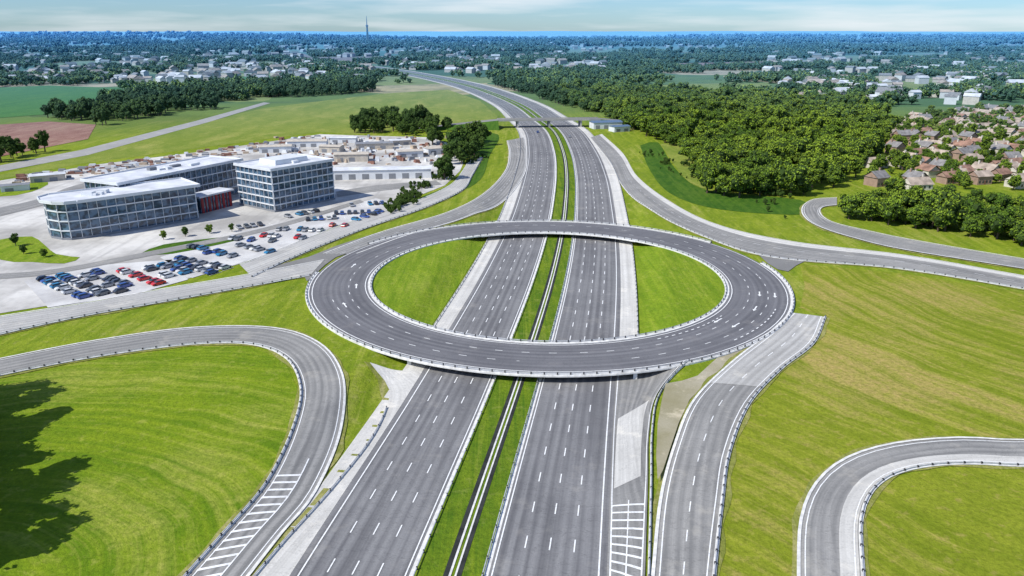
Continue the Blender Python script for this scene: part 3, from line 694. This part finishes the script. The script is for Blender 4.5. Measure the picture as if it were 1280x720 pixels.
def inpoly(pts,poly):
    x,y=pts[:,0],pts[:,1]; c=np.zeros(len(pts),bool); n=len(poly)
    for i in range(n):
        (x1,y1),(x2,y2)=poly[i],poly[(i+1)%n]
        c^=((y1>y)!=(y2>y))&(x<(x2-x1)*(y-y1)/(y2-y1+1e-12)+x1)
    return c
def fill(poly,sp,img=True):
    q=GG(poly) if img else np.asarray(poly); a=q.min(0);b=q.max(0)
    gx,gy=np.meshgrid(np.arange(a[0],b[0],sp),np.arange(a[1],b[1],sp)); p=np.c_[gx.ravel(),gy.ravel()]+rng.uniform(-.48,.48,(gx.size,2))*sp
    p=p[inpoly(p,q)]; return p[dist_line(p[:,0],p[:,1])>34] if len(p) else p
def nz(p,s,o=0): return np.array([mnoise.noise(Vector((x*s+o,y*s-o,o))) for x,y in p])
p=fill([(885,250),(872,228),(852,188),(800,168),(745,142),(690,122),(760,118),(850,122),(960,132),(1080,138),(1112,168),(1085,200),(1062,232),(1000,244)],7.6)
p=p[nz(p,.03,8)>-.36]; scatter("woodland",p,rng.uniform(.6,1.6,len(p)),CA,6)
p=fill([(1052,268),(1100,262),(1180,268),(1280,284),(1400,300),(1400,322),(1280,308),(1180,292),(1060,275)],6.2); scatter("tree_belt",p,rng.uniform(.7,1.3,len(p)),CA,6)
p=fill([(1110,252),(1200,252),(1280,262),(1400,268),(1400,276),(1280,270),(1180,262)],9); scatter("tree_belt",p,rng.uniform(.5,.8,len(p)),CA,6)
p=np.vstack([fill(q,8) for q in ([(-60,158),(0,150),(60,147),(150,128),(300,112),(470,106),(470,115),(330,127),(260,138),(150,152),(125,162),(110,152),(60,150),(0,157),(-60,163)],[(-60,210),(0,197),(60,186),(62,189),(0,203),(-60,217)],[(430,166),(470,150),(540,158),(595,166),(560,178),(540,182),(500,168)],[(545,228),(562,195),(590,175),(612,173),(598,192),(572,222)],[(590,106),(640,108),(720,118),(790,140),(760,150),(695,130),(650,116)])])
p=p[nz(p,.015,3)>-.15]; scatter("tree_belt",p,rng.uniform(.6,1.4,len(p)),CB,4)
vp=[(1085,235),(1095,180),(1125,152),(1200,140),(1300,140),(1400,145),(1400,248),(1250,242)]
p=fill(vp,10.5); p=p[rng.random(len(p))<.72]; scatter("garden_trees",p,rng.uniform(.4,.95,len(p)),CA,6)
def infields(p):
    m=np.zeros(len(p),bool)
    for f in [[(-60,236),(60,203),(330,135),(480,117),(560,112),(632,148),(600,168),(440,168),(250,185)],[(-60,112),(60,107),(150,110),(165,121),(60,143),(-60,152)],[(-60,160),(60,152),(120,156),(110,174),(0,196),(-60,208)],[(1085,98),(1190,97),(1205,117),(1100,122)],[(790,107),(960,104),(975,118),(800,121)],[(240,98),(400,92),(430,99),(260,108)],vp]+[f for f,_ in FARF]: m|=inpoly(p,GG(f))
    return m
q=fill([(-1900,2600),(1900,2600),(900,700),(330,700),(200,1000),(-150,1050),(-380,800),(-900,900)],12.5,False)
q=q[~infields(q)]; m=nz(q,.0045,1)+.5*nz(q,.014,5)+.35*nz(q,.04,9); q=q[m>.0]
print("mid",len(q)); scatter("distant_woodland",q,rng.uniform(.7,1.6,len(q)),CF,4)
gx=[]
for _ in range(17000):
    y=2600*math.exp(rng.uniform(0,1.25)); x=rng.uniform(-.78,.78)*y; gx.append((x,y))
q=np.array(gx); q=q[~infields(q)]; m=nz(q,.0018,2)+.5*nz(q,.006,8); q=q[m>-.04]
scatter("distant_woodland",q,rng.uniform(1.2,1.9,len(q))*(.7+q[:,1]/5500),CF,4); print("far",len(q))
sp=[]
for _ in range(420):
    t=rng.uniform(0,1)
    sp.append(G(600-t*120+rng.normal()*7,196+t*70+rng.normal()*3)); sp.append(G(800+t*190+rng.normal()*5,196+t*60+rng.normal()*6))
sp=np.array(sp); sp=sp[(dist_line(sp[:,0],sp[:,1])>40)]; sp=sp[nz(sp,.05,4)>.12]
scatter("scrub_bushes",sp,rng.uniform(.12,.32,len(sp)),CB,4)
for i,(u_,v_) in enumerate([(30,318),(55,322),(20,308),(205,300),(232,296),(262,292),(290,290),(440,160),(452,162),(520,170)]):
    p_=G(u_,v_); o=bpy.data.objects.new("broadleaf_tree",list((CA if i%2 else CB).objects)[i%4].data); S.collection.objects.link(o); s_=random.uniform(.3,.5); o.scale=(s_,)*3; o.location=(p_[0],p_[1],0); o.rotation_euler=(0,0,i*1.3)
for (x,y,s_) in ((-98,107,1.9),(-92,95,1.9),(-105,118,2.0),(-111,129,1.9),(-122,142,1.9),(-106,104,2.0),(-116,120,2.0),(-121,133,1.9)):
    o=bpy.data.objects.new("broadleaf_tree",list(CA.objects)[int(-x)%5].data); S.collection.objects.link(o); o.scale=(s_,)*3; o.location=(x,y,0)
# ------------------------------------------------------------------ houses
def house(i):
    r=random.Random(i); w,d,h=r.uniform(8,12),r.uniform(6.5,8.5),r.uniform(2.8,5.2); mb=MB(); mb.box(0,0,0,h,w,d,0,0)
    rh=d*.36; e=.5
    V=[(-w/2-e,-d/2-e,h-.1),(w/2+e,-d/2-e,h-.1),(w/2+e,d/2+e,h-.1),(-w/2-e,d/2+e,h-.1),(-w/2-e,0,h+rh),(w/2+e,0,h+rh)]
    mb.add(V,[(0,1,5,4),(2,3,4,5),(3,2,1,0)],1)
    mb.add([(-w/2,-d/2,h),(-w/2,d/2,h),(-w/2,0,h+rh-.5),(w/2,-d/2,h),(w/2,d/2,h),(w/2,0,h+rh-.5)],[(1,0,2),(3,4,5)],0)
    mb.box(w*.3,d*.12,h+rh*.4,h+rh+1,.8,.8,0,0)
    for s_ in (-1,1):
        for zf in ((.9,2.2),(3.4,4.7)) if h>4.8 else ((.9,2.2),):
            for a in np.linspace(-w*.35,w*.35,4): mb.box(a,s_*(d/2+.02),zf[0],zf[1],1.1,.08,0,2)
    mb.box(0,-d/2-.03,0,2.1,1,.1,0,3)
    o=mb.obj("h",[[M_CREAM,M_BRICK,M_CREAM][i%3],[M_TERRA,M_SLATE,M_TILE2,M_TILE2][i%4],M_WIN,M_BRN]); me=o.data; bpy.data.objects.remove(o); return me
HM=[house(i) for i in range(8)]
hp=fill(vp,16)
for p_ in hp:
    if rng.random()<.68:
        o=bpy.data.objects.new("brick_house",HM[int(rng.integers(0,8))]); S.collection.objects.link(o); o.location=(p_[0],p_[1],0); o.rotation_euler=(0,0,rng.choice([.3,1.87])+rng.uniform(-.25,.25))
mb=MB()
for zone,cnt in (((0,450,60,104),420),((450,760,56,92),200),((960,1280,64,112),190),((0,1280,46,62),420),((1000,1280,100,132),60)):
    for _ in range(cnt):
        p_=G(rng.uniform(zone[0],zone[1]),rng.uniform(zone[2],zone[3])); s_=rng.uniform(6,13)*(1+p_[1]/12000); h=rng.uniform(4,8)*(1+p_[1]/8000); ro=rng.uniform(0,3)
        if dist_line(np.array([p_[0]]),np.array([p_[1]]))[0]<45: continue
        z0=float(terr(np.array([p_[0]]),np.array([p_[1]]))[0]); mb.box(p_[0],p_[1],z0,z0+h,s_*1.5,s_,ro,int(rng.integers(0,3)))
        c_,sn=math.cos(ro),math.sin(ro); T=lambda a,b,z:(p_[0]+a*c_-b*sn,p_[1]+a*sn+b*c_,z0+z); w=s_*1.5+1; d=s_+1
        mb.add([T(-w/2,-d/2,h+.1),T(w/2,-d/2,h+.1),T(w/2,d/2,h+.1),T(-w/2,d/2,h+.1),T(-w/2,0,h+d*.3),T(w/2,0,h+d*.3)],[(0,1,5,4),(2,3,4,5),(3,0,4),(1,2,5)],3+int(rng.integers(0,3)))
mb.obj("distant_town",[M_CREAM,M_WHITE,M_CREAM,M_TILE2,M_SLATE,M_ROOF])
mb=MB(); p_=G(460,56)
mb.box(p_[0],p_[1],0,95,16,16,.3,0,.45); mb.box(p_[0],p_[1],95,103,13,13,.3,1); mb.box(p_[0],p_[1],103,150,5,5,.3,0,.3)
mb.obj("telecom_tower",[M_GREY,M_WHITE])
# ------------------------------------------------------------------ light
el=math.radians(46); hx,hy=-.86,-.51
w=bpy.data.worlds.new("World"); S.world=w; w.use_nodes=True; nt=w.node_tree; bg=nt.nodes["Background"]
sky=nt.nodes.new("ShaderNodeTexSky"); sky.sky_type='NISHITA'; sky.sun_disc=False; sky.sun_elevation=el; sky.sun_rotation=math.atan2(hx,hy); sky.dust_density=.2; sky.ozone_density=3.0
ti=nt.nodes.new("ShaderNodeMix"); ti.data_type='RGBA'; ti.blend_type='MULTIPLY'; ti.inputs[0].default_value=1; nt.links.new(sky.outputs[0],ti.inputs[6]); ti.inputs[7].default_value=(.72,1.04,1.50,1)
tc=nt.nodes.new("ShaderNodeTexCoord"); mp=nt.nodes.new("ShaderNodeMapping"); mp.inputs["Scale"].default_value=(1.5,1.5,16); nt.links.new(tc.outputs["Generated"],mp.inputs[0])
no=nt.nodes.new("ShaderNodeTexNoise"); no.inputs["Scale"].default_value=2.4; no.inputs["Detail"].default_value=8; nt.links.new(mp.outputs[0],no.inputs["Vector"])
ra=nt.nodes.new("ShaderNodeMapRange"); ra.inputs[1].default_value=.48; ra.inputs[2].default_value=.74; ra.inputs[4].default_value=.85; nt.links.new(no.outputs[0],ra.inputs[0])
mx=nt.nodes.new("ShaderNodeMix"); mx.data_type='RGBA'; nt.links.new(ra.outputs[0],mx.inputs[0]); nt.links.new(ti.outputs[2],mx.inputs[6]); mx.inputs[7].default_value=(10.2,10.7,11.2,1)
nt.links.new(mx.outputs[2],bg.inputs[0]); bg.inputs[1].default_value=.088
sl=bpy.data.lights.new("sun",'SUN'); sl.energy=5.0; sl.angle=math.radians(.5); sl.color=(1,.965,.89)
so=bpy.data.objects.new("sun",sl); S.collection.objects.link(so)
v=Vector((hx*math.cos(el),hy*math.cos(el),math.sin(el))); so.rotation_euler=v.to_track_quat('Z','Y').to_euler()
